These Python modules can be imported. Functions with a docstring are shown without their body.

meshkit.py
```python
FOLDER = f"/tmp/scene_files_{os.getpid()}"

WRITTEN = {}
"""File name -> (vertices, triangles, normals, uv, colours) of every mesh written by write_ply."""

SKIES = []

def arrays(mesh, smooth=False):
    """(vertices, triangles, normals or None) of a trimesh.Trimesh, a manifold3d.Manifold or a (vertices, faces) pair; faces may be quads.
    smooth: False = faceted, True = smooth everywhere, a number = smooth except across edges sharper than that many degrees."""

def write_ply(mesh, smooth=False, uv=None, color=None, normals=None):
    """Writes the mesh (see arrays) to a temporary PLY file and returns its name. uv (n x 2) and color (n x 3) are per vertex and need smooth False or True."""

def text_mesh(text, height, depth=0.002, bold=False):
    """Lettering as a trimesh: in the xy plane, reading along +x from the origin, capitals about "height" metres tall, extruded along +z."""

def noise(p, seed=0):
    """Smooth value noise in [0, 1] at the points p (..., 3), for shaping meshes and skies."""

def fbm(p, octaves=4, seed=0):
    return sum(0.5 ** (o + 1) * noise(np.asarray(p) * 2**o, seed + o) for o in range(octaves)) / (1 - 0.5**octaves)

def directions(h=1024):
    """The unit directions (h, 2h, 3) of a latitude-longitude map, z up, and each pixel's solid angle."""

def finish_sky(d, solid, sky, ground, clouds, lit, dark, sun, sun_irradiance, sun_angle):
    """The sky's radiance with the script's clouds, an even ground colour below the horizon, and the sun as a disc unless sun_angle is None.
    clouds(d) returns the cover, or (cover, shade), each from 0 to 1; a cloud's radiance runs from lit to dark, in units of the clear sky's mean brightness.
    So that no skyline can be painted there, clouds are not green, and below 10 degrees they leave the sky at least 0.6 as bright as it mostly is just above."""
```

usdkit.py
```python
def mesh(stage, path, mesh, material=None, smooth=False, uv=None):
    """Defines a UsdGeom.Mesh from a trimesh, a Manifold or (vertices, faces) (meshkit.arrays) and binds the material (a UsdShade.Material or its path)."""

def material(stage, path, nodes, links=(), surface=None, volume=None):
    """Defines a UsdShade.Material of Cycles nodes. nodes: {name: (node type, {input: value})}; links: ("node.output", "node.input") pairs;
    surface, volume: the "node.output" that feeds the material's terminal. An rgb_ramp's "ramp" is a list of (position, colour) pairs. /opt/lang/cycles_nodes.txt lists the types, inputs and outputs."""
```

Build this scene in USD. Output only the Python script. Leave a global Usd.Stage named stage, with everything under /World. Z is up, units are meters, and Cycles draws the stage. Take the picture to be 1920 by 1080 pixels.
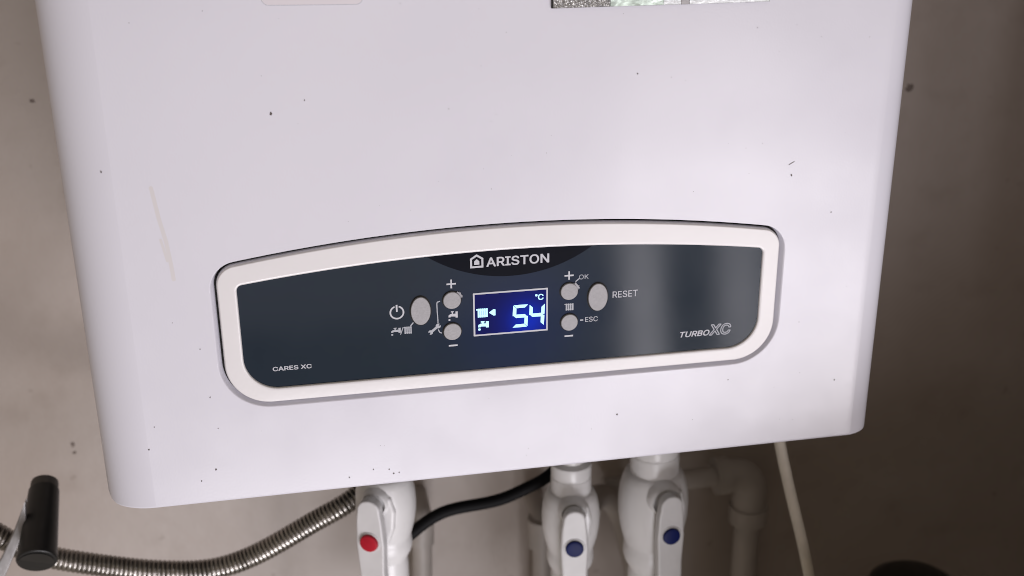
import math, random, numpy as np, trimesh, shapely
import usdkit, meshkit
from shapely.geometry import Polygon, LineString, Point, box as sbox
from shapely.ops import unary_union
from shapely import affinity
from pxr import Usd, UsdGeom, UsdLux, UsdShade, Gf, Sdf

random.seed(7); rng = np.random.default_rng(7)
stage = Usd.Stage.CreateInMemory()
UsdGeom.SetStageUpAxis(stage, UsdGeom.Tokens.z); UsdGeom.SetStageMetersPerUnit(stage, 1.0)
UsdGeom.Xform.Define(stage, '/World'); UsdGeom.Scope.Define(stage, '/World/Looks')
Z0 = 1.30                                    # height of the boiler's bottom edge above the floor
mm = 0.001

# ------------------------------------------------------------------ camera
cam = UsdGeom.Camera.Define(stage, '/World/camera')
Rv, Uv, Fv = (np.array(a) for a in ((.98103405, -.1937084, -.00701784), (.07477481, .34479703, .93569425), (.17883211, .91847268, -.35274214)))
Cv = np.array((-.0976, -.5046, .2942 + Z0))
cam.AddTransformOp().Set(Gf.Matrix4d(*Rv, 0, *Uv, 0, *(-Fv), 0, *Cv, 1))
cam.CreateHorizontalApertureAttr(36.0); cam.CreateVerticalApertureAttr(20.25)
cam.CreateFocalLengthAttr(36 * 2137.16 / 1920); cam.CreateClippingRangeAttr(Gf.Vec2f(.02, 50))
cam.CreateFStopAttr(9.0); cam.CreateFocusDistanceAttr(.55)
cam.CreateExposureAttr(0.07)

# ------------------------------------------------------------------ lamps (an indoor close-up: daylight from a glazed door low to the right)
dome = UsdLux.DomeLight.Define(stage, '/World/room_light')
def lamp(name, loc, target, w, h, power, color):
    l = UsdLux.RectLight.Define(stage, '/World/' + name)
    l.CreateWidthAttr(w); l.CreateHeightAttr(h); l.CreateIntensityAttr(power); l.CreateColorAttr(Gf.Vec3f(*color))
    z = np.array(loc, float) - np.array(target, float); z /= np.linalg.norm(z)
    x = np.cross((0, 0, 1), z); x /= np.linalg.norm(x); y = np.cross(z, x)
    l.AddTransformOp().Set(Gf.Matrix4d(*x, 0, *y, 0, *z, 0, *map(float, loc), 1))
# door panes
lamp('door_light', (.615, -1.6, Z0 - .88), (.45, 0, Z0 - .20), .085, 1.15, 15.5, (.98, .94, 1))
lamp('door_light_001', (.835, -1.6, Z0 - .88), (.55, 0, Z0 - .20), .10, 1.15, 12.5, (.98, .94, 1))
lamp('door_light_002', (1.07, -1.6, Z0 - .82), (.80, 0, Z0 - .20), .12, 1.1, 12.0, (1, .95, .985))
lamp('door_top', (.585, -1.62, Z0 - .13), (.45, 0, Z0 - .10), .085,   .34, 6.0, (1, .93, .97))
lamp('door_top_001', (.775, -1.62, Z0 - .10), (.55, 0, Z0 - .10), .10, .40, 6.0, (1, .93, .97))
lamp('low_fill', (.10, -1.45, Z0 - 1.12), (.05, .1, Z0 - .10), .8, .36, 17.0, (.975, .95, 1))  # unseen fill lamp added to brighten the red valve and lower wall
lamp('room_window', (.02, -1.9, Z0 - .22), (0, 0, Z0 + .05), .95, .9, 1.25, (.98, .91, 1))

# ------------------------------------------------------------------ materials
def mat(name, nodes, links=(), surface='p.BSDF'):
    return usdkit.material(stage, '/World/Looks/' + name, nodes, links, surface=surface)
def plain(name, color, rough=.5, metal=0., coat=0., coat_rough=.1, var=.0, scale=40., bump=0., bscale=300., spec=.5, extra=None):
    n = {'p': ('principled_bsdf', {'base_color': color, 'roughness': rough, 'metallic': metal, 'coat_weight': coat, 'coat_roughness': coat_rough, 'specular_ior_level': spec, **(extra or {})}),
         'tc': ('texture_coordinate', {})}
    L = []
    if var:
        n['n'] = ('noise_texture', {'scale': scale, 'detail': 4.})
        n['r'] = ('rgb_ramp', {'ramp': [(.3, [c * (1 - var) for c in color]), (.7, [min(1, c * (1 + var)) for c in color])]})
        L += [('tc.object', 'n.vector'), ('n.fac', 'r.fac'), ('r.color', 'p.base_color')]
    if bump:
        n['bn'] = ('noise_texture', {'scale': bscale, 'detail': 3.}); n['b'] = ('bump', {'strength': .6, 'distance': bump})
        L += [('tc.object', 'bn.vector'), ('bn.fac', 'b.height'), ('b.normal', 'p.normal')]
    return mat(name, n, L)
bgm = usdkit.material(stage, '/World/Looks/room_air', {'b': ('background_shader', {'color': (1., .85, .70), 'strength': .23})}, [], surface='b.background')
UsdShade.MaterialBindingAPI.Apply(dome.GetPrim()).Bind(bgm)

M = {}
# wall: worn beige-brown paint, mottled and stained
M['wall'] = mat('wall_paint', {
    'tc': ('texture_coordinate', {}),
    'n1': ('noise_texture', {'scale': 3.5, 'detail': 5., 'roughness': .55}), 'r1': ('rgb_ramp', {'ramp': [(.3, (.36, .30, .255)), (.7, (.485, .435, .40))]}),
    'n2': ('noise_texture', {'scale': 26., 'detail': 3.}), 'r2': ('rgb_ramp', {'ramp': [(.0, (.80, .78, .76)), (.30, (.86, .84, .82)), (.45, (1, 1, 1)), (1, (1, 1, 1))]}),
    'mx': ('mix', {'mix_type': 'multiply', 'fac': .5}),
    'n3': ('noise_texture', {'scale': 60., 'detail': 2.}), 'r3': ('rgb_ramp', {'ramp': [(.0, (.35, .3, .28)), (.22, (.5, .45, .4)), (.27, (1, 1, 1)), (1, (1, 1, 1))]}),
    'mx2': ('mix', {'mix_type': 'multiply', 'fac': .35}),
    'bn': ('noise_texture', {'scale': 14., 'detail': 6.}), 'b': ('bump', {'strength': .35, 'distance': .004}),
    'bf': ('noise_texture', {'scale': 70., 'detail': 4.}), 'b2': ('bump', {'strength': .35, 'distance': .0012}),
    'p': ('principled_bsdf', {'roughness': .45, 'specular_ior_level': .4})},
    [('tc.object', 'n1.vector'), ('tc.object', 'n2.vector'), ('tc.object', 'n3.vector'), ('tc.object', 'bn.vector'), ('n1.fac', 'r1.fac'), ('n2.fac', 'r2.fac'), ('n3.fac', 'r3.fac'),
     ('r1.color', 'mx.color1'), ('r2.color', 'mx.color2'), ('mx.color', 'mx2.color1'), ('r3.color', 'mx2.color2'), ('mx2.color', 'p.base_color'),
     ('bn.fac', 'b.height'), ('tc.object', 'bf.vector'), ('bf.fac', 'b2.height'), ('b.normal', 'b2.normal'), ('b2.normal', 'p.normal')])
# cover: white enamel, faint waviness so reflections break up
M['cover'] = mat('white_enamel', {
    'tc': ('texture_coordinate', {}),
    'n1': ('noise_texture', {'scale': 9., 'detail': 5.}), 'r1': ('rgb_ramp', {'ramp': [(.25, (.67, .66, .735)), (.42, (.71, .705, .775)), (.8, (.73, .725, .79))]}),
    'bn': ('noise_texture', {'scale': 6., 'detail': 1.5}), 'b': ('bump', {'strength': .6, 'distance': .0065}),
    'bn2': ('noise_texture', {'scale': 900., 'detail': 2.}), 'b2': ('bump', {'strength': .12, 'distance': .0002}),
    'rn': ('noise_texture', {'scale': 30., 'detail': 4.}), 'rr': ('map_range', {'from_min': .3, 'from_max': .7, 'to_min': .21, 'to_max': .30}),
    'p': ('principled_bsdf', {'specular_ior_level': .58})},
    [('tc.object', 'n1.vector'), ('tc.object', 'bn.vector'), ('tc.object', 'bn2.vector'), ('tc.object', 'rn.vector'), ('n1.fac', 'r1.fac'), ('r1.color', 'p.base_color'),
     ('bn.fac', 'b.height'), ('bn2.fac', 'b2.height'), ('b.normal', 'b2.normal'), ('b2.normal', 'p.normal'), ('rn.fac', 'rr.value'), ('rr.result', 'p.roughness')])
M['frame'] = plain('cream_white_plastic', (.79, .775, .785), .25, var=.02, scale=30., bump=.00005, bscale=500.)
M['panel'] = mat('slate_overlay', {
    'tc': ('texture_coordinate', {}), 'n': ('noise_texture', {'scale': 18., 'detail': 5.}),
    'r': ('rgb_ramp', {'ramp': [(.3, (.019, .028, .041)), (.7, (.023, .033, .046))]}),
    'rr': ('map_range', {'from_min': .3, 'from_max': .7, 'to_min': .09, 'to_max': .13}),
    'bn': ('noise_texture', {'scale': 9., 'detail': 1.}), 'b': ('bump', {'strength': .3, 'distance': .0003}),
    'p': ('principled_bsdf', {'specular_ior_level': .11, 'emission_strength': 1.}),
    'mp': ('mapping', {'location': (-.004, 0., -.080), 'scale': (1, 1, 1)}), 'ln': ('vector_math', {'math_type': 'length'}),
    'gl': ('rgb_ramp', {'ramp': [(.0, (.001, .003, .03)), (.02, (.001, .002, .02)), (.035, (.0005, .001, .008)), (.055, (0, 0, .0015)), (.07, (0, 0, 0)), (1, (0, 0, 0))]})},  # display's blue glow painted onto the overlay as emission, fading with distance
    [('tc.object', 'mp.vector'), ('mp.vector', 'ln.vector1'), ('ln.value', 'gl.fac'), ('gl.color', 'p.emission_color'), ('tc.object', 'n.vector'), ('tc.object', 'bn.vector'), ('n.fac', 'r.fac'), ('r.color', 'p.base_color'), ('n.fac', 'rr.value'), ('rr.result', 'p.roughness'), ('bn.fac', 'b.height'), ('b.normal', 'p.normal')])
M['cap'] = plain('black_overlay', (.003, .004, .009), .4, var=.2, scale=60., spec=.05)
M['print'] = plain('pale_print', (.56, .57, .62), .5)
M['print_dim'] = plain('grey_print', (.42, .44, .49), .5)
M['button'] = plain('silver_button', (.36, .355, .37), .5, metal=0., var=.06, scale=700., bump=.0002, bscale=1200.)
M['worn'] = plain('worn_clear_edge', (.30, .30, .33), .35, var=.3, scale=900.)
M['gap'] = plain('dark_gap', (.012, .012, .012), .8)
M['screen'] = mat('lit_screen', {
    'tc': ('texture_coordinate', {}),
    'mp': ('mapping', {'location': (-.0085, 0., -.083), 'scale': (1, 1, 1)}),
    'ln': ('vector_math', {'math_type': 'length'}),
    'r': ('rgb_ramp', {'ramp': [(.0, (.005, .025, .46)), (.005, (.005, .022, .38)), (.010, (.006, .012, .19)), (.018, (.007, .009, .095)), (.03, (.007, .008, .085)), (1, (.01, .012, .07))]}),
    'e': ('emission', {'strength': 1.0}), 'g': ('glossy_bsdf', {'color': (.12, .12, .12), 'roughness': .2}), 'f': ('fresnel', {'IOR': 1.45}), 'm': ('mix_closure', {})},
    [('tc.object', 'mp.vector'), ('mp.vector', 'ln.vector1'), ('ln.value', 'r.fac'), ('r.color', 'e.color'), ('e.emission', 'm.closure1'), ('g.BSDF', 'm.closure2'), ('f.fac', 'm.fac')], surface='m.closure')
M['digit'] = mat('lit_digit', {'e': ('emission', {'color': (.50, .84, 1.), 'strength': 1.4})}, [], surface='e.emission')
M['white_pipe'] = plain('white_pipe_plastic', (.82, .815, .815), .32, var=.04, scale=25., bump=.0003, bscale=160., extra={'subsurface_weight': .0})
M['handle'] = plain('pale_handle_plastic', (.70, .695, .70), .38, var=.05, scale=60., bump=.0002, bscale=260.)
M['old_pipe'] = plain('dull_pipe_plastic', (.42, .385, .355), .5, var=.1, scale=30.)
M['red'] = plain('red_plastic', (.46, .010, .026), .5, var=.1, scale=300., spec=.25)
M['blue'] = plain('blue_plastic', (.002, .009, .10), .5, var=.1, scale=300., spec=.25)
M['steel'] = plain('hose_steel', (.38, .36, .335), .26, metal=1., var=.28, scale=55., bump=.0004, bscale=350.)
M['grey_metal'] = plain('dull_lever_metal', (.36, .35, .35), .42, metal=.6, var=.12, scale=90., bump=.0003, bscale=200.)
M['dark_metal'] = plain('dark_rod_metal', (.10, .095, .09), .5, metal=.5, var=.15, scale=90.)
M['rubber'] = plain('black_rubber', (.013, .013, .013), .36, var=.2, scale=120., bump=.0003, bscale=120.)
M['cable'] = plain('black_cable', (.006, .006, .007), .6, spec=.15)
M['cream'] = plain('cream_cable', (.74, .69, .60), .5, var=.06, scale=80.)
M['sticker'] = plain('white_sticker', (.74, .70, .74), .35)
M['dirt'] = plain('dirt', (.11, .09, .085), .8)
M['stain'] = plain('dried_drip', (.68, .655, .665), .4)
M['glitter'] = mat('glitter_foil', {
    'tc': ('texture_coordinate', {}), 'v': ('voronoi_texture', {'scale': 1700.}), 'r': ('rgb_ramp', {'ramp': [(.0, (.25, .25, .26)), (.5, (.5, .5, .5)), (.8, (.9, .9, .9)), (1, (.95, .95, .95))]}),
    'b': ('bump', {'strength': .8, 'distance': .0006}), 'p': ('principled_bsdf', {'metallic': .75, 'roughness': .3})},
    [('tc.object', 'v.vector'), ('v.color', 'r.fac'), ('r.color', 'p.base_color'), ('v.distance', 'b.height'), ('b.normal', 'p.normal')])
M['green_foil'] = plain('green_foil', (.52, .62, .55), .25, metal=.5, var=.25, scale=220., bump=.0006, bscale=240.)
M['white_foil'] = plain('white_foil', (.80, .84, .85), .25, metal=.2, var=.15, scale=260., bump=.0006, bscale=300.)
M['wall_dirt'] = plain('wall_dirt', (.19, .155, .135), .8, var=.4, scale=400.)
M['added_blocker'] = plain('blocker_paint', (.30, .26, .23), .7, var=.1, scale=4.)

# ------------------------------------------------------------------ scene helpers
used = {}
def numbered(parent, name):
    k = (str(parent), name); used[k] = used.get(k, -1) + 1
    return name if used[k] == 0 else f'{name}_{used[k]:03d}'
def path_of(parent): return '/World' if parent is None else str(parent.GetPath())
def obj(name, mesh, m, parent=None, smooth=35, label=None, kind=None):
    p = path_of(parent)
    g = usdkit.mesh(stage, f'{p}/{numbered(p, name)}', mesh, M[m], smooth=smooth).GetPrim()
    if label: g.SetCustomDataByKey('label', label)
    if kind: g.SetCustomDataByKey('kind', kind)
    return g
def thing(name, label, cat, loc=(0, 0, 0), group=None):
    x = UsdGeom.Xform.Define(stage, '/World/' + numbered('/World', name)); x.AddTranslateOp().Set(Gf.Vec3d(*map(float, loc)))
    return tag(x.GetPrim(), label, cat, group)
def tag(o, label, cat, group=None):
    o.SetCustomDataByKey('label', label); o.SetCustomDataByKey('category', cat)
    if group: o.SetCustomDataByKey('group', group)
    return o
def cat(*ms):
    m = trimesh.util.concatenate(list(ms)); m.merge_vertices(); return m
def T(m, loc): m = m.copy(); m.apply_translation(loc); return m
def xz(m):
    """A mesh built in the xy plane (extruded along +z) stood up: x stays, y becomes world z, +z becomes -y (towards the viewer)."""
    m = m.copy(); v = m.vertices.copy(); m.vertices = np.stack([v[:, 0], -v[:, 2], v[:, 1]], 1); return m
def extrude(poly, t):
    gs = [g for g in getattr(poly, 'geoms', [poly]) if g.area > 0]
    return trimesh.util.concatenate([trimesh.creation.extrude_polygon(g, t, engine='earcut') for g in gs])
def plate(poly_mm, y_back, t):
    """A flat shape drawn in millimetres (x, z above the boiler's bottom), its back at y_back, t mm thick towards the viewer."""
    return T(xz(extrude(affinity.scale(poly_mm, mm, mm, origin=(0, 0)), t * mm)), (0, y_back * mm, 0))
def tube(path, r, n=16, caps=True):
    P = np.array(path, float); rad = np.broadcast_to(np.asarray(r, float), (len(P),))
    t = np.gradient(P, axis=0); t /= np.linalg.norm(t, axis=1, keepdims=True)
    u = np.cross(t[0], (0.3, .2, .9)); u /= np.linalg.norm(u); V = []
    a = np.linspace(0, 2 * np.pi, n, endpoint=False)
    for i in range(len(P)):
        u = u - t[i] * (u @ t[i]); u /= np.linalg.norm(u); w = np.cross(t[i], u)
        V.append(P[i] + rad[i] * (np.cos(a)[:, None] * u + np.sin(a)[:, None] * w))
    V = np.vstack(V); F = []
    for i in range(len(P) - 1):
        for k in range(n):
            b, c = i * n + k, i * n + (k + 1) % n
            F += [(b, c, c + n), (b, c + n, b + n)]
    if caps:
        m = len(V); V = np.vstack([V, P[:1], P[-1:]])
        for k in range(n):
            F += [(m, (k + 1) % n, k), (m + 1, (len(P) - 1) * n + k, (len(P) - 1) * n + (k + 1) % n)]
    return trimesh.Trimesh(V, F, process=False)
def spline(pts, n=60):
    from scipy.interpolate import CubicSpline
    P = np.array(pts, float); s = np.r_[0, np.cumsum(np.linalg.norm(np.diff(P, axis=0), axis=1))]
    c = CubicSpline(s, P); return c(np.linspace(0, s[-1], n))
def lathe(prof, n=48):
    """(r, z) profile about the z axis."""
    P = np.array(prof, float); a = np.linspace(0, 2 * np.pi, n, endpoint=False)
    V = np.vstack([np.stack([r * np.cos(a), r * np.sin(a), np.full(n, z)], 1) for r, z in P]); F = []
    for i in range(len(P) - 1):
        for k in range(n):
            b, c = i * n + k, i * n + (k + 1) % n
            F += [(b, c, c + n), (b, c + n, b + n)]
    m = trimesh.Trimesh(V, F, process=False); m.merge_vertices(); trimesh.repair.fix_normals(m); return m
def bevelled(poly, t, b, n=140, k=4):
    """A flat shape extruded along +z with rounded front and back edges."""
    r = poly.exterior; P = np.array([r.interpolate(d).coords[0] for d in np.linspace(0, r.length, n, endpoint=False)])
    if not r.is_ccw: P = P[::-1]
    d = np.roll(P, -1, 0) - np.roll(P, 1, 0); N = np.stack([d[:, 1], -d[:, 0]], 1); N /= np.linalg.norm(N, axis=1, keepdims=True)
    rings = []
    for j in range(k + 1):
        a = j / k * np.pi / 2; rings.append((b * (1 - math.sin(a)), b * (1 - math.cos(a))))
    rings = rings + [(o, t - z) for o, z in rings[::-1]]
    V = np.vstack([np.c_[P - N * o, np.full(n, z)] for o, z in rings]); F = []
    for i in range(len(rings) - 1):
        for q in range(n):
            x, y = i * n + q, i * n + (q + 1) % n; F += [(x, y, y + n), (x, y + n, x + n)]
    from trimesh.creation import triangulate_polygon
    for base, flip in ((0, True), ((len(rings) - 1) * n, False)):
        v2, f2 = triangulate_polygon(Polygon(V[base:base + n, :2]), engine='earcut')
        idx = [base + int(np.argmin(((V[base:base + n, :2] - p) ** 2).sum(1))) for p in v2]
        for f in f2: F.append([idx[q] for q in (f[::-1] if flip else f)])
    m = trimesh.Trimesh(V, F, process=False); trimesh.repair.fix_normals(m); return m
def text_poly(text, bold=False):
    m = meshkit.text_mesh(text, 1.0, .01, bold)
    top = m.triangles[(m.face_normals[:, 2] > .9)]
    return unary_union([Polygon(t[:, :2]).buffer(1e-4) for t in top])
def fit_text(text, x0, z0, x1, z1, bold=False, shear=0., outline=0.):
    p = text_poly(text, bold)
    if shear: p = affinity.affine_transform(p, [1, shear, 0, 1, 0, 0])
    a, b, c, d = p.bounds
    p = affinity.translate(affinity.scale(affinity.translate(p, -a, -b), (x1 - x0) / (c - a), (z1 - z0) / (d - b), origin=(0, 0)), x0, z0)
    if outline: p = p.boundary.buffer(outline)
    return p

# ------------------------------------------------------------------ setting
def wall_mesh(x0, x1, z0, z1, y0, t):
    return T(trimesh.creation.box((x1 - x0, t, z1 - z0)), ((x0 + x1) / 2, y0 + t / 2, (z0 + z1) / 2))
wall = obj('wall', wall_mesh(-1.2, .62, .2, 2.6, .31, .12), 'wall', smooth=False, kind='structure')
ms = []
for x, z, r, e in ((379.6, 123.5, 3.2, 1.2), (-268.8, 142.7, 1.8, .7), (-278.1, -118, 1.5, 1.8), (-277.6, -125, 1.4, 1.0), (356, -30, 1.1, 1.6)):
    q = np.linspace(0, 2 * np.pi, 14, endpoint=False); rr = r * rng.uniform(.6, 1.2, 14)
    ms.append(T(xz(extrude(affinity.scale(Polygon(np.c_[x + rr * np.cos(q), z + e * rr * np.sin(q)]), mm, mm, origin=(0, 0)), .0003)), (0, .3099, Z0)))
obj('wall_marks', trimesh.util.concatenate(ms), 'wall_dirt', wall, smooth=False, kind='stuff')
blocker_boxes = [(.50, .70, -.20, -.05, .2, 2.6), (.125, .50, -.20, -.05, .2, Z0 - .115), (.62, .70, -.05, .43, .2, 2.6)]  # unseen L-shaped blocker, added to keep the right wall and pipes dark
obj('added_blocker', trimesh.util.concatenate([T(trimesh.creation.box((x1 - x0, y1 - y0, z1 - z0)), ((x0 + x1) / 2, (y0 + y1) / 2, (z0 + z1) / 2)) for x0, x1, y0, y1, z0, z1 in blocker_boxes]), 'added_blocker', smooth=False, kind='structure')

# ------------------------------------------------------------------ boiler
boiler = thing('wall_boiler', 'white wall-hung gas boiler with a dark control panel and lit display', 'boiler', (0, 0, Z0))

def panel_outline(hw, zc, R, zb, rt, rb):
    """Bread-loaf outline in mm: arched top, straight sides, big lower corners. Same number of points whatever the size."""
    top = lambda x: zc - x * x / (2 * R)
    def bez(p0, c, p1, n):
        t = np.linspace(0, 1, n, endpoint=False)[:, None]; p0, c, p1 = map(np.array, (p0, c, p1)); k = .55
        q0, q1 = p0 + (c - p0) * k, p1 + (c - p1) * k
        return (1 - t) ** 3 * p0 + 3 * (1 - t) ** 2 * t * q0 + 3 * (1 - t) * t * t * q1 + t ** 3 * p1
    def seg(p0, p1, n): return np.array(p0) + np.linspace(0, 1, n, endpoint=False)[:, None] * (np.array(p1) - np.array(p0))
    xs = np.linspace(-(hw - rt), hw - rt, 90, endpoint=False); zt = top(hw - rt); zk = top(hw)
    return np.vstack([np.c_[xs, top(xs)], bez((hw - rt, zt), (hw, zk), (hw, zk - rt), 14), seg((hw, zk - rt), (hw, zb + rb), 30),
                      bez((hw, zb + rb), (hw, zb), (hw - rb, zb), 26), seg((hw - rb, zb), (-hw + rb, zb), 80),
                      bez((-hw + rb, zb), (-hw, zb), (-hw, zb + rb), 26), seg((-hw, zb + rb), (-hw, zk - rt), 30), bez((-hw, zk - rt), (-hw, zk), (-(hw - rt), zt), 14)])
def loft(rings, close=None):
    """rings: list of ((n,2) outline in mm, y in mm). Outlines run clockwise seen from the viewer."""
    n = len(rings[0][0]); V = np.vstack([np.c_[o[:, 0], np.full(n, y), o[:, 1]] for o, y in rings]) * mm; F = []
    for i in range(len(rings) - 1):
        for k in range(n):
            b, c = i * n + k, i * n + (k + 1) % n; F += [(b, c + n, c), (b, b + n, c + n)]
    return trimesh.Trimesh(V, F, process=False)

FR = dict(hw=137., zc=131.8, R=820., zb=51.5, rt=8., rb=21.)
def fr(d, dt=None, db=None):
    dt = d if dt is None else dt; db = d if db is None else db
    return panel_outline(FR['hw'] + d, FR['zc'] + dt, FR['R'] + d, FR['zb'] - db, FR['rt'] + d, FR['rb'] + d)
GL = dict(hw=128., zc=120., R=960., zb=59., rt=2.2, rb=16.)
def gl(d): return panel_outline(GL['hw'] + d, GL['zc'] + d, GL['R'] + d, GL['zb'] - d, GL['rt'] + d, GL['rb'] + d)

# cover: flat front with the panel's recess, rolled long edges, a small lip at the bottom
H = 700.
def side_profile(sign, x_flat, a0, r=15.):
    a = np.linspace(a0, 90, 16); a = np.radians(a)
    # elliptical roll from the flat front to the side
    x = x_flat + (200 - x_flat) * (np.sin(a) - math.sin(math.radians(a0))) / (1 - math.sin(math.radians(a0)))
    y = r * (math.cos(math.radians(a0)) - np.cos(a)) / math.cos(math.radians(a0))
    return sign * x, y
lip = 1.4
def bottom_z(x): return np.where(x < -194, 6 - np.sqrt(np.maximum(0, 36 - (np.abs(x) - 194) ** 2)), np.where(x > 197, 3 - np.sqrt(np.maximum(0, 9 - (x - 197) ** 2)), 0.))
parts = []
xl, xr = -176., 187.
hole0 = fr(3.25, 1.75, 2.75)
from trimesh.creation import triangulate_polygon
front = Polygon([(xl, lip), (xr - 3.4, lip), (xr - 3.4, H), (xl, H)], [hole0])
v2, f2 = triangulate_polygon(front, engine='earcut')
parts.append(trimesh.Trimesh(np.c_[v2[:, 0], np.zeros(len(v2)), v2[:, 1]] * mm, f2[:, ::-1]))
rim = []
for sign, xf, a0 in ((-1, -xl, 0.), (1, xr, 15.)):
    px, py = side_profile(sign, xf, a0, 19. if sign < 0 else 12.)
    if sign > 0:                                  # the crease is a small fold, not a knife edge
        q = np.radians(np.linspace(0, 15, 7)[:-1]); w = 3.4
        px = np.r_[xf - w * (1 - np.sin(q) / math.sin(math.radians(15))), px]; py = np.r_[w * (1 - np.cos(q)), py + w * (1 - math.cos(math.radians(15)))]
        q0 = xf - w
    px, py = np.r_[px, sign * 200.], np.r_[py, 305.]
    zb = bottom_z(px) + lip
    V = np.vstack([np.c_[px, py, zb], np.c_[px, py, np.full(len(px), H)]]) * mm; n = len(px); F = []
    for k in range(n - 1):
        F += [(k, k + 1, n + k + 1), (k, n + k + 1, n + k)] if sign > 0 else [(k, n + k + 1, k + 1), (k, n + k, n + k + 1)]
    parts.append(trimesh.Trimesh(V, F, process=False)); rim.append(np.c_[px, py, zb][:-1])
edge = np.vstack([rim[0][::-1], np.c_[np.linspace(xl, xr - 3.4, 60)[1:-1], np.zeros(58), np.full(58, lip)], rim[1]])
rows = [edge + [0, lip * (1 - math.cos(a)), -lip * math.sin(a)] for a in np.linspace(0, np.pi / 2, 6)]
back = rows[-1].copy(); back[:, 1] = 22.; rows.append(back)
n = len(edge); V = np.vstack(rows) * mm; F = []
for i in range(len(rows) - 1):
    for k in range(n - 1): F += [(i * n + k, (i + 1) * n + k + 1, i * n + k + 1), (i * n + k, (i + 1) * n + k, (i + 1) * n + k + 1)]
parts.append(trimesh.Trimesh(V, F, process=False))
parts.append(loft([(fr(1.15, 1.0, .9), 3.4), (fr(1.5, 1.1, 1.3), 2.7), (fr(2.5, 1.45, 2.0), .5), (fr(2.95, 1.6, 2.4), .12), (hole0, 0.)]))
cover = obj('cover', cat(*parts), 'cover', boiler, smooth=20)
obj('recess_shade_ring', loft([(fr(-.4, -.4, -.4), 3.6), (fr(1.15, 1.0, .9), 3.6), (fr(1.15, 1.0, .9), 3.4)]), 'gap', boiler, smooth=False)  # shade of the gap put into colour: a dark ring closes it
obj('recess_backing', plate(Polygon(fr(3.)), 10., 1.), 'gap', boiler, smooth=False)
# body behind the cover: underside plate set back from the lip, so the bottom is closed
obj('underside', T(trimesh.creation.box((.392, .285, .02)), (0, .1625, .016)), 'gap', boiler, smooth=False)

# dirt on the cover
specks = [(-106.2, 190.5, .9), (-91.3, 195.7, .45), (-180, 168.4, .6), (140.3, 148.3, .75), (55.1, 26.7, .7), (-175.8, 32.4, .6), (-146.1, 18.3, .8), (-153.4, 12.7, .5), (174.1, 34.6, .6),
          (-147.2, 81.8, .4), (-145.1, 56.8, .5), (60.2, 201.1, .5), (114.4, 40.5, .4), (-82.6, 6.3, .6), (-62.6, 8.5, .55), (163.1, 127.8, .5), (-70.5, 9.4, .45), (-60.5, 6.0, .6), (-57.8, 6.2, .5), (-172, 44.0, .45), (-143., 40.2, .4)]
ms = []
for x, z, r in specks:
    a = np.linspace(0, 2 * np.pi, 9, endpoint=False); rr = r * .62 * rng.uniform(.6, 1.3, 9)
    ms.append(plate(Polygon(np.c_[x + rr * np.cos(a), z + rr * 1.2 * np.sin(a)]), 0.02, .14))
for k in range(70):
    x, z, r = rng.uniform(-170, 176), rng.uniform(4, 240), rng.uniform(.08, .2)
    if -144 < x < 144 and 44 < z < 138: continue
    a = np.linspace(0, 2 * np.pi, 7, endpoint=False); rr = r * rng.uniform(.6, 1.3, 7)
    ms.append(plate(Polygon(np.c_[x + rr * np.cos(a), z + rr * np.sin(a)]), 0.02, .1))
ms.append(plate(LineString([(138.6, 153.6), (140.0, 154.4), (141.2, 155.0)]).buffer(.18), .02, .1))
obj('dirt_specks', trimesh.util.concatenate(ms), 'dirt', boiler, smooth=False, kind='stuff')
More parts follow.
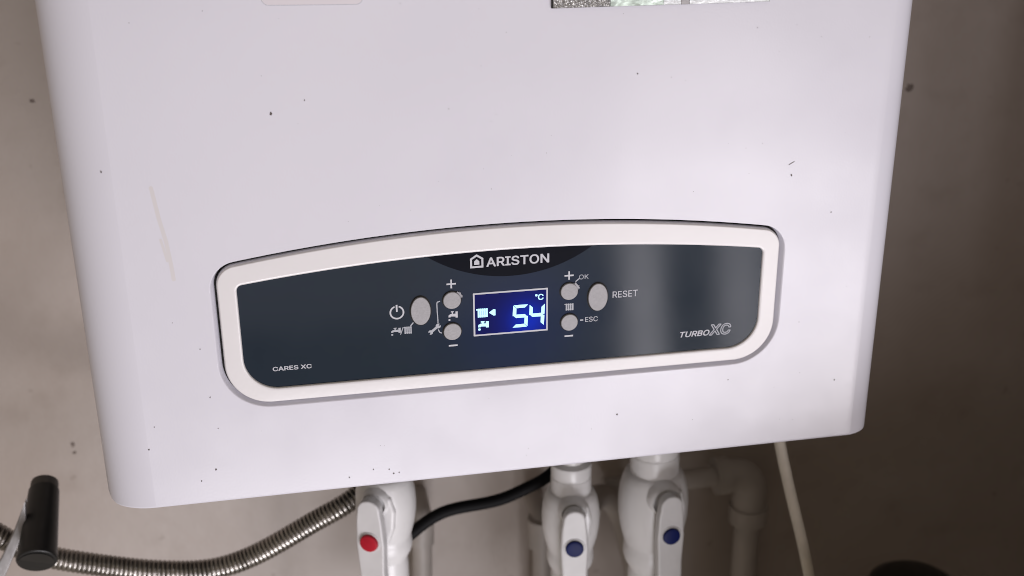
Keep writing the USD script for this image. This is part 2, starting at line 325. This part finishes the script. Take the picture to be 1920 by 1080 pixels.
obj('drip_stain', plate(unary_union([LineString([(-160.2, 160), (-158.5, 146), (-156.6, 135), (-155.6, 124), (-155.2, 117)]).buffer(.9), LineString([(-158.8, 136), (-157, 126)]).buffer(.6)]), .03, .06), 'stain', boiler, smooth=False)

# control panel: cream frame, dark overlay
rings = [(fr(-.1), 8.), (fr(0.), 1.2)] + [(fr(-.9 * (1 - math.cos(a))), 1.0 - 1.7 * math.sin(a)) for a in np.linspace(.15, np.pi / 2, 6)]
rings += [(gl(1.6), -.85), (gl(.7), -.75), (gl(.3), -.4), (gl(.1), .4), (gl(0.), 1.2)]
pf = obj('panel_frame', loft([(o, y) for o, y in rings]), 'frame', boiler, smooth=40)
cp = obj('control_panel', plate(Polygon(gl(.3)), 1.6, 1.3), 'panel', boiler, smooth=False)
YP = .3                                     # the overlay's face
def mark(name, poly, m='print', t=.06, parent=None, label=None): return obj(name, plate(poly, YP + .02, t + .02), m, parent or cp, smooth=False, label=label)
a = np.linspace(math.radians(-90 - 34.8), math.radians(-90 + 34.8), 60)
capc = np.c_[71 * np.cos(a) + .3, 177.6 + 71 * np.sin(a)]
mark('black_badge_field', Polygon(np.vstack([capc, [(40.8, 130), (-40.2, 130)]])).intersection(Polygon(gl(-.05))), 'cap', .03)
house = Polygon([(-19.4, 112.0), (-13.2, 112.0), (-13.2, 116.6), (-16.3, 118.6), (-19.4, 116.6)]).buffer(.1)
core = unary_union([Polygon([(-17.4, 113.6), (-15.2, 113.6), (-15.2, 115.1), (-16.3, 116.1), (-17.4, 115.1)]).buffer(.15)])
mark('house_emblem', unary_union([house.difference(house.buffer(-.95)), core]), 'print', .08)
mark('brand_lettering', fit_text('ARISTON', -11.7, 112.0, 19.0, 116.7, bold=True), 'print', .08)
mark('reset_lettering', fit_text('RESET', 51.2, 91.0, 64.0, 94.4), 'print')
mark('ok_lettering', fit_text('OK', 34.0, 102.1, 38.8, 104.5), 'print_dim')
mark('esc_lettering', fit_text('ESC', 37.4, 79.4, 43.8, 82.0), 'print')
mark('lead_line', sbox(34.8, 80.3, 36.4, 80.9), 'print')
mark('lead_line', LineString([(32.4, 101.2), (34.0, 102.5)]).buffer(.28), 'print_dim')
mark('lead_line', LineString([(-48.9, 84.9), (-47.7, 86.3)]).buffer(.28), 'print_dim')
mark('model_lettering', fit_text('CARES XC', -115.1, 67.3, -96.9, 69.5, bold=True), 'print')
mark('turbo_lettering', fit_text('TURBO', 87.1, 66.5, 102.8, 69.6, bold=True, shear=.22), 'print')
mark('outlined_lettering', fit_text('XC', 102.9, 66.4, 114.0, 72.2, bold=True, shear=.12, outline=.24), 'print_dim')
# power symbol
c = Point(-55.2, 92.3)
ring = c.buffer(3.5).difference(c.buffer(2.75)).difference(Polygon([(-55.2, 92.3), (-57.1, 98), (-53.3, 98)]))
mark('power_symbol', unary_union([ring, sbox(-55.6, 92.6, -54.8, 96.2)]), 'print')
for x, z in ((-28.8, 104.7), (29.0, 104.5)):
    mark('plus_symbol', unary_union([sbox(x - 2.3, z - .4, x + 2.3, z + .4), sbox(x - .4, z - 2.2, x + .4, z + 2.2)]), 'print')
for x, z in ((-28.6, 72.8), (29.2, 72.7)):
    mark('minus_symbol', sbox(x - 2.15, z - .42, x + 2.15, z + .42), 'print')
def tap(x0, z0, w, h):
    """A small tap facing left with a drop."""
    u = unary_union([sbox(.78, .3, 1., .95), Polygon([(.8, .42), (.8, .72), (.3, .72), (.12, .60), (.08, .38), (.28, .38), (.34, .46)]), sbox(.42, .72, .54, .95), sbox(.34, .9, .62, 1.0), Point(.18, .1).buffer(.1)])
    return affinity.translate(affinity.scale(u, w, h, origin=(0, 0)), x0, z0)
def radiator(x0, z0, w, h, n=4):
    u = [sbox(.14 + k * .86 / n, 0, .14 + (k + .68) * .86 / n, 1) for k in range(n)] + [sbox(.0, .86, .3, .98), sbox(.14, .80, 1 - .86 / n * .32, .88), sbox(.14, .12, 1 - .86 / n * .32, .2)]
    return affinity.translate(affinity.scale(unary_union(u), w, h, origin=(0, 0)), x0, z0)
mark('tap_symbol', tap(-58.9, 80.6, 5.2, 3.9), 'print_dim')
mark('slash', LineString([(-53.9, 80.9), (-52.6, 84.3)]).buffer(.2), 'print_dim')
mark('radiator_symbol', radiator(-52.6, 80.9, 4.4, 3.7), 'print_dim')
mark('tap_symbol', tap(-31.0, 85.8, 5.0, 4.9), 'print')
mark('radiator_symbol', radiator(26.8, 86.3, 4.9, 3.6), 'print_dim')
# spanner with its bracket
wr = unary_union([LineString([(-39.0, 80.9), (-35.9, 83.4)]).buffer(.62), Point(-39.4, 80.6).buffer(1.15).difference(Polygon([(-39.4, 80.6), (-41.4, 80.6), (-40.4, 78.6)])),
                  Point(-35.6, 83.7).buffer(1.25).difference(Polygon([(-35.5, 83.7), (-33.2, 84.2), (-34.2, 86.2)]))])
mark('spanner_symbol', wr, 'print_dim')
mark('bracket_line', LineString([(-34.6, 96.3), (-35.7, 96.0), (-36.0, 95.2), (-35.7, 85.4)]).buffer(.25), 'print_dim')
mark('bracket_line', LineString([(-35.6, 81.7), (-35.1, 80.4), (-34.2, 79.9)]).buffer(.25), 'print_dim')
# buttons
def button(x, z, rx, rz, name, worn=False):
    e = affinity.scale(Point(0, 0).buffer(1, 24), rx * mm, rz * mm)
    g = obj('button_gap', T(xz(extrude(affinity.scale(e, 1.13, 1.09), .03 * mm)), (x * mm, YP * mm + .00001, z * mm)), 'gap', cp, smooth=False)
    b = obj(name, T(xz(bevelled(e, 1.5 * mm, .35 * mm, 64)), (x * mm, (YP + .3) * mm, z * mm)), 'button', cp)
    if worn:
        w = affinity.rotate(affinity.scale(Point(0, 0).buffer(1, 8), 1.3, 2.0), 38)
        pts = np.array(w.exterior.coords) * (1 + rng.uniform(-.22, .2, (len(w.exterior.coords), 1)))
        w = Polygon(pts).buffer(0)
        obj('worn_edge', plate(affinity.translate(w, x + rx * .80, z + rz * .55), YP - .1, .5), 'worn', cp, smooth=False, label='worn pale edge of a round button')
button(-43.9, 92.4, 4.75, 7.1, 'oval_button'); button(43.5, 92.4, 4.9, 7.1, 'oval_button')
button(-28.7, 96.6, 4.3, 4.3, 'round_button', True); button(-28.9, 80.4, 4.3, 4.3, 'round_button')
button(29.0, 96.5, 4.3, 4.3, 'round_button', True); button(29.2, 80.2, 4.2, 4.3, 'round_button')
# display
sc = obj('display_screen', plate(sbox(-17.9, 77.2, 17.9, 98.5), YP + .02, .08), 'screen', boiler, smooth=False, label='lit blue display reading 54 degrees')
outer = sbox(-18.2, 76.9, 18.2, 98.8).buffer(.25)
obj('screen_border', plate(outer.difference(sbox(-17.65, 77.45, 17.65, 98.25)), YP + .02, .12), 'print', sc, smooth=False)
def lit(name, poly): return obj(name, plate(poly, YP - .05, .04), 'digit', sc, smooth=False)
def digit(x0, z0, w, h, on):
    g, tw = .28, 1.75; m = z0 + h / 2; x1, z1 = x0 + w, z0 + h; sl = .9
    def hseg(z, k):   # k: 1 top, 0 mid, -1 bottom
        if k == 1: return Polygon([(x0 + g, z), (x1 - g, z), (x1 - tw, z - tw * .85), (x0 + tw, z - tw * .85)])
        if k == -1: return Polygon([(x0 + g, z), (x1 - g, z), (x1 - tw, z + tw * .85), (x0 + tw, z + tw * .85)])
        return Polygon([(x0 + .7, z), (x0 + tw, z + tw * .48), (x1 - tw, z + tw * .48), (x1 - .7, z), (x1 - tw, z - tw * .48), (x0 + tw, z - tw * .48)])
    def vseg(x, d, za, zb, upper):  # from za (mid) to zb (outer)
        e = 1 if upper else -1
        return Polygon([(x, zb - e * g), (x, za + e * g * 1.2), (x + d * .7, za + e * g), (x + d * tw * .9, za + e * (.9)), (x + d * tw * .9, zb - e * tw * 1.0)])
    S = {'a': hseg(z1, 1), 'g': hseg(m, 0), 'd': hseg(z0, -1), 'f': vseg(x0, 1, m, z1, True), 'b': vseg(x1, -1, m, z1, True), 'e': vseg(x0, 1, m, z0, False), 'c': vseg(x1, -1, m, z0, False)}
    for k in on: lit('digit_segment', affinity.affine_transform(S[k], [1, .05, 0, 1, -.05 * z0, 0]).buffer(.07))
digit(.7, 79.6, 7.5, 11.6, 'afgcd'); digit(8.9, 79.6, 7.5, 11.4, 'fgbc')
lit('degree_mark', unary_union([Point(12.7, 95.6).buffer(.62), fit_text('C', 13.5, 93.0, 16.3, 96.1, bold=True)]))
lit('radiator_symbol', radiator(-17.0, 86.4, 5.9, 4.4, 5).buffer(.08))
lit('flame_arrow', Polygon([(-10.6, 88.5), (-8.4, 90.0), (-7.7, 89.8), (-7.7, 87.0), (-8.4, 86.9)]).buffer(.15))
lit('tap_symbol', tap(-16.6, 79.6, 5.6, 4.6).buffer(.12))

# labels stuck on the cover, only their lower edges in the picture
lab = affinity.affine_transform(sbox(-106.3, 236.4, -63.8, 262).buffer(-3).buffer(3), [1, 0, -.018, 1, 0, -1.5])
obj('label_border', plate(lab.buffer(.25), .05, .12), 'print_dim', boiler, smooth=False)
obj('white_label', plate(affinity.affine_transform(sbox(-106.3, 236.4, -63.8, 262).buffer(-3).buffer(3), [1, 0, -.018, 1, 0, -1.5]), .05, .25), 'sticker', boiler, smooth=False, label='white label with rounded corners at the top edge')
bd = obj('metal_badge', plate(sbox(19.3, 231.8, 122, 262), .05, 1.4), 'gap', boiler, smooth=False, label='silver and green foil badge on the upper cover')
for nm, x0, x1, m in (('glitter_foil', 19.9, 46.0, 'glitter'), ('green_foil', 46.2, 71, 'green_foil'), ('white_foil', 71.1, 79.2, 'white_foil'), ('grey_foil', 79.4, 83.2, 'grey_metal'), ('white_foil', 83.4, 121.8, 'white_foil')):
    obj(nm, plate(sbox(x0, 231.9, x1, 262), -1.3, .2), m, bd, smooth=False)

# ------------------------------------------------------------------ pipes and valves under the boiler
def valve(name, label, x, y, z_top, s, az, zcap, ztop, zbot_len, hx, colour, group, neck=True, zsh=None):
    """x, y: the pipe axis; z_top: where the round body starts; az: how far the lever is turned about the pipe (degrees, + to the right)."""
    t = thing(name, label, 'valve', (x, y, Z0))
    R = 19.2 * s * mm; z0 = z_top * mm; k = s * mm
    body = [(13.2 * k, z0 + 2 * k), (13.4 * k, z0 - 1 * k), (15.5 * k, z0 - 2.2 * k), (17.2 * k, z0 - 6 * k), (18.6 * k, z0 - 12 * k), (19.2 * k, z0 - 20 * k), (18.9 * k, z0 - 28 * k), (17.6 * k, z0 - 36 * k),
            (15.8 * k, z0 - 43 * k), (15.0 * k, z0 - 46 * k), (15.6 * k, z0 - 48 * k), (15.7 * k, z0 - 53 * k), (14.6 * k, z0 - 57 * k), (12.4 * k, z0 - 61 * k), (12.0 * k, z0 - 63 * k), (12.6 * k, z0 - 66 * k), (12.6 * k, z0 - 86 * k), (11.8 * k, z0 - 88 * k), (9.8 * k, z0 - 88 * k)]
    obj('valve_body', lathe(body), 'white_pipe', t, smooth=50)
    nk = [(9.5 * k, .0), (9.5 * k, z0 + 21 * k), (11.4 * k, z0 + 20 * k), (12.9 * k, z0 + 19 * k), (13.2 * k, z0 + 17 * k), (13.2 * k, z0 + 11 * k), (12.6 * k, z0 + 9.6 * k), (13.3 * k, z0 + 8.6 * k), (13.3 * k, z0 - 3 * k), (12.8 * k, z0 - 4 * k)]
    obj('neck_collar', lathe([(r, z) for r, z in nk]), 'white_pipe', t, smooth=40)
    obj('pipe', lathe([(9.9 * k, z0 - 86 * k), (9.9 * k, -.34), (8.2 * k, -.34)]), 'white_pipe', t, smooth=40)
    # lever: outline in its own plane, u across, w up from the cap
    w_top, w_bot = (ztop - zcap) * mm, -zbot_len * mm; hw = hx * mm
    pts = [(hw * .80, w_top - hw * .9), (hw * .9, w_top - hw * 1.6), (hw * 1.02, -.2 * hw), (hw * .98, -1.2 * hw), (hw * .94, -2.3 * hw), (hw * 1.04, w_bot * .62), (hw * .92, w_bot * .8), (hw * .98, w_bot), (-hw * .60, w_bot), (-hw * .72, w_bot * .7), (-hw * .92, -1.6 * hw), (-hw, -.2 * hw), (-hw * .92, w_top - hw * 1.6), (-hw * .82, w_top - hw * .9)]
    arc = [(hw * .82 * math.cos(q), w_top - hw * .85 + hw * .85 * math.sin(q)) for q in np.linspace(math.pi, 0, 14)[1:-1]]
    poly = Polygon(pts + arc).buffer(.8 * mm).buffer(-1.6 * mm).buffer(.8 * mm)
    lev = xz(bevelled(poly, 7 * mm, 1.3 * mm, 150))
    v = lev.vertices; v[:, 1] += -.10 * np.minimum(0, v[:, 2] + .004) * -1 * 0          # straight lever
    f0 = R + 3.5 * k                                           # how far the lever's back stands from the pipe axis
    rot = trimesh.transformations.rotation_matrix(math.radians(az), (0, 0, 1))
    def put(m): m = m.copy(); m.apply_transform(rot); m.apply_translation((0, 0, zcap * mm)); return m
    lv = obj('lever', put(T(lev, (0, -f0, 0))), 'handle', t, smooth=40)
    cp_ = lathe([(.0001 * k, 2.6 * mm), (4.6 * mm, 2.55 * mm), (5.5 * mm, 2.1 * mm), (5.8 * mm, 1.4 * mm), (5.8 * mm, -2 * mm)], 40)
    cp_.apply_transform(trimesh.transformations.rotation_matrix(math.pi / 2, (1, 0, 0)))
    obj('cap', put(T(cp_, (0, -f0 - 7 * mm, 0))), colour, lv, smooth=30)
    rg = lathe([(5.9 * mm, .5 * mm), (6.8 * mm, .45 * mm), (7.1 * mm, 0), (7.1 * mm, -1 * mm)], 40)
    rg.apply_transform(trimesh.transformations.rotation_matrix(math.pi / 2, (1, 0, 0)))
    obj('cap_ring', put(T(rg, (0, -f0 - 7 * mm, 0))), 'handle', lv, smooth=30)
    stem = lathe([(10.5 * k, -12 * k), (9.6 * k, -1 * k), (8.6 * k, 2.2 * k), (7.6 * k, 3.2 * k)], 40)
    stem.apply_transform(trimesh.transformations.rotation_matrix(math.pi / 2, (1, 0, 0)))
    obj('stem_boss', put(T(stem, (0, -R + 2 * k, w_top - 8 * k))), 'white_pipe', t, smooth=40)
    # stop rib between the boss and the body
    rib = bevelled(Polygon([(0, 6), (7, 3), (9.5, -6), (8.5, -18), (5, -28), (0, -30)]).buffer(1), 9., 2.2, 60); rib.apply_scale(k)
    obj('stop_rib', put(T(xz(rib), (2 * k, -R + 10 * k, w_top - 8 * k))), 'white_pipe', t, smooth=40)
    # raised marks low on the lever
    bm = [T(trimesh.creation.box((.9 * mm, .7 * mm, h * mm)), (dx * mm, -f0 - 7.0 * mm, w_bot * q)) for dx, h, q in ((-2.2, 3.5, .66), (0, 5, .63), (2., 3.5, .66), (3.2, 2.0, .72))]
    obj('raised_mark', put(trimesh.util.concatenate(bm)), 'handle', lv, smooth=False)
    return t
G = None
valve('pipe_valve', 'white plastic valve with a red capped lever, next to the steel hose', -.0568, .13, -66, 1.0, -26, -99.5, -70.5, 62, 9.0, 'red', G)
valve('pipe_valve', 'white plastic valve with a blue capped lever where the black cable meets the boiler', .0644, .13, -92.5, 1.0, -9, -119.5, -92.5, 62, 9.0, 'blue', G)
valve('pipe_valve', 'larger blue capped white valve closest to the cream cable', .1212, .13, -84, 1.22, 2, -115, -86.5, 66, 9.0, 'blue', G)

def elbow_path(a, c, b, r, n=10):
    a, c, b = map(np.array, (a, c, b)); u = (a - c) / np.linalg.norm(a - c); w = (b - c) / np.linalg.norm(b - c)
    p0, p1 = c + u * r, c + w * r; t = np.linspace(0, 1, n)[:, None]
    return np.vstack([a[None], (1 - t) ** 2 * p0 + 2 * (1 - t) * t * c + t * t * p1, b[None]])
def densify(P, step=.004):
    out = [P[0]]
    for p, q in zip(P[:-1], P[1:]):
        k = max(1, int(np.linalg.norm(q - p) / step))
        out += [p + (q - p) * (i + 1) / k for i in range(k)]
    return np.array(out)
Z = lambda z: z * mm + Z0
def back_pipe(name, label, a, c, b, r, bend, collars=()):
    t = thing(name, label, 'pipe', (0, 0, 0))
    obj('pipe', tube(densify(elbow_path(a, c, b, bend)), r, 24), 'old_pipe', t, smooth=50)
    for p, q, rr in collars: obj('collar', tube(np.linspace(p, q, 3), rr, 28), 'old_pipe', t, smooth=40)
    return t
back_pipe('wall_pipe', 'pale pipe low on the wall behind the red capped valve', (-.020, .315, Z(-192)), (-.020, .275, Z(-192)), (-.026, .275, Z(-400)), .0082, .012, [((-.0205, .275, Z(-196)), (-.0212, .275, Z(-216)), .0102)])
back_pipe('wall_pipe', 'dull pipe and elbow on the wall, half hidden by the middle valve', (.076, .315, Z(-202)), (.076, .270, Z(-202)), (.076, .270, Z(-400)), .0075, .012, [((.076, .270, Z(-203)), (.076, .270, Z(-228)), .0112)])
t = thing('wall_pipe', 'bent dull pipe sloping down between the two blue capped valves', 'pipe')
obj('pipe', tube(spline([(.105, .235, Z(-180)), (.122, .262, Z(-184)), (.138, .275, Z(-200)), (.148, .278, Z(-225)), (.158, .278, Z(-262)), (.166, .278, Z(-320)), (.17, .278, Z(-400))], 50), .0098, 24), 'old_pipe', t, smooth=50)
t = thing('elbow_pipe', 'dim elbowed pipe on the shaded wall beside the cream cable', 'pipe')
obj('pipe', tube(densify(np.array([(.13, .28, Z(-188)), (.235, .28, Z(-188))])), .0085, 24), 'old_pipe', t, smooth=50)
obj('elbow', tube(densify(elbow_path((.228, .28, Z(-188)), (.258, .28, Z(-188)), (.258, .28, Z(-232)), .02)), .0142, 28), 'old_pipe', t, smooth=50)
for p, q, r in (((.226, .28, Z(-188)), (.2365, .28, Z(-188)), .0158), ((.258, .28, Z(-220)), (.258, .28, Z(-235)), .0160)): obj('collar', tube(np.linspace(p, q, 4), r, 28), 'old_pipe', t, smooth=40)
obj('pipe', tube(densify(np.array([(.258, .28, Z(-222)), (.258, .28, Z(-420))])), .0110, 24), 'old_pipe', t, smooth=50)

# corrugated steel hose
hp = spline([(-.02, .185, Z(10)), (-.026, .182, Z(-40)), (-.045, .172, Z(-80)), (-.0662, .164, Z(-95.6)), (-.0789, .16, Z(-103)), (-.0988, .16, Z(-113.5)), (-.1205, .16, Z(-125)), (-.1456, .16, Z(-136.9)), (-.1702, .16, Z(-142.8)),
             (-.1939, .16, Z(-141.5)), (-.2201, .16, Z(-136)), (-.2424, .16, Z(-129.4)), (-.2643, .16, Z(-122)), (-.285, .16, Z(-111)), (-.2962, .16, Z(-101)), (-.315, .16, Z(-84)), (-.345, .17, Z(-60))], 4000)
sl = np.r_[0, np.cumsum(np.linalg.norm(np.diff(hp, axis=0), axis=1))]
pitch, N = .0029, 10
ss = np.arange(0, sl[-1], pitch / N); hp = np.stack([np.interp(ss, sl, hp[:, k]) for k in range(3)], 1)
ph = (ss / pitch +   .08 * np.sin(ss * 61.) + .06 * np.sin(ss * 143. + 1)) % 1
hr = .0058 + .00145 * np.sqrt(np.clip(1 - (2 * ph - 1) ** 4, 0, 1)) - .0001
tag(obj('steel_hose', tube(hp, hr, 30), 'steel', smooth=60), 'corrugated steel gas hose sagging along the wall', 'hose')

# cables
tag(obj('black_cable', tube(spline([(.085, .19, Z(10)), (.075, .18, Z(-40)), (.0692, .168, Z(-91)), (.0570, .165, Z(-103)), (.041, .165, Z(-111)), (.0262, .165, Z(-116.5)), (.003, .165, Z(-119.5)), (-.0165, .165, Z(-122.5)), (-.0275, .165, Z(-128)), (-.038, .165, Z(-136)), (-.052, .168, Z(-150)), (-.07, .18, Z(-190)), (-.08, .2, Z(-300))], 90), .0042, 16), 'cable', smooth=60),
    'thick black cable curving between the red and blue valves', 'cable')
tag(obj('cream_cable', tube(spline([(.176, .08, Z(15)), (.1805, .08, Z(-25)), (.1848, .08, Z(-46.4)), (.1889, .08, Z(-61.9)), (.1981, .08, Z(-93.8)), (.2068, .08, Z(-122.8)), (.2136, .08, Z(-148.3)), (.2178, .08, Z(-165.6)), (.223, .08, Z(-200)), (.228, .08, Z(-300))], 80), .0035, 16), 'cream', smooth=60),
    'cream cable hanging from the right end of the boiler', 'cable')

# gripped lever at the left
P0, P1 = np.array((-.2688, .172, Z(-78))), np.array((-.2684, .126, Z(-101)))
lev = thing('gas_lever', 'metal lever with a black rubber grip crossing in front of the steel hose', 'lever')
d = (P1 - P0) / np.linalg.norm(P1 - P0); L = np.linalg.norm(P1 - P0)
def along(prof): return tube([P0 + d * s for s, r in prof], [r for s, r in prof], 40)
obj('grip', along([(-.0002, .0078), (0, .0088), (.0012, .0092), (L * .5, .0104), (L - .004, .0115), (L - .0012, .0119), (L, .0112), (L + .0006, .0100), (L - .0006, .0088)]), 'rubber', lev, smooth=50)
obj('rod', along([(-.0065, .0060), (-.0058, .0080), (-.004, .0084), (.002, .0082)]), 'dark_metal', lev, smooth=40)
q = [(-.2738, -69.5), (-.2746, -76), (-.2762, -92), (-.2795, -94.5), (-.2931, -120.7), (-.310, -150), (-.320, -146), (-.2936, -107.8), (-.2842, -91.1)]
blade = bevelled(Polygon([(x, z * mm) for x, z in q]), .004, .0008, 90)
obj('lever_plate', T(xz(blade), (0, .149, Z0)), 'grey_metal', lev, smooth=40)

# dark round top just showing at the bottom right
tag(obj('dark_cap', T(lathe([(.0001, 0), (.014, -.001), (.026, -.004), (.036, -.011), (.040, -.022), (.041, -.06), (.039, -.062)], 48), (.372, .2, Z(-251))), 'rubber', smooth=50), 'dark rounded top showing at the lower right edge of the wall', 'cap')
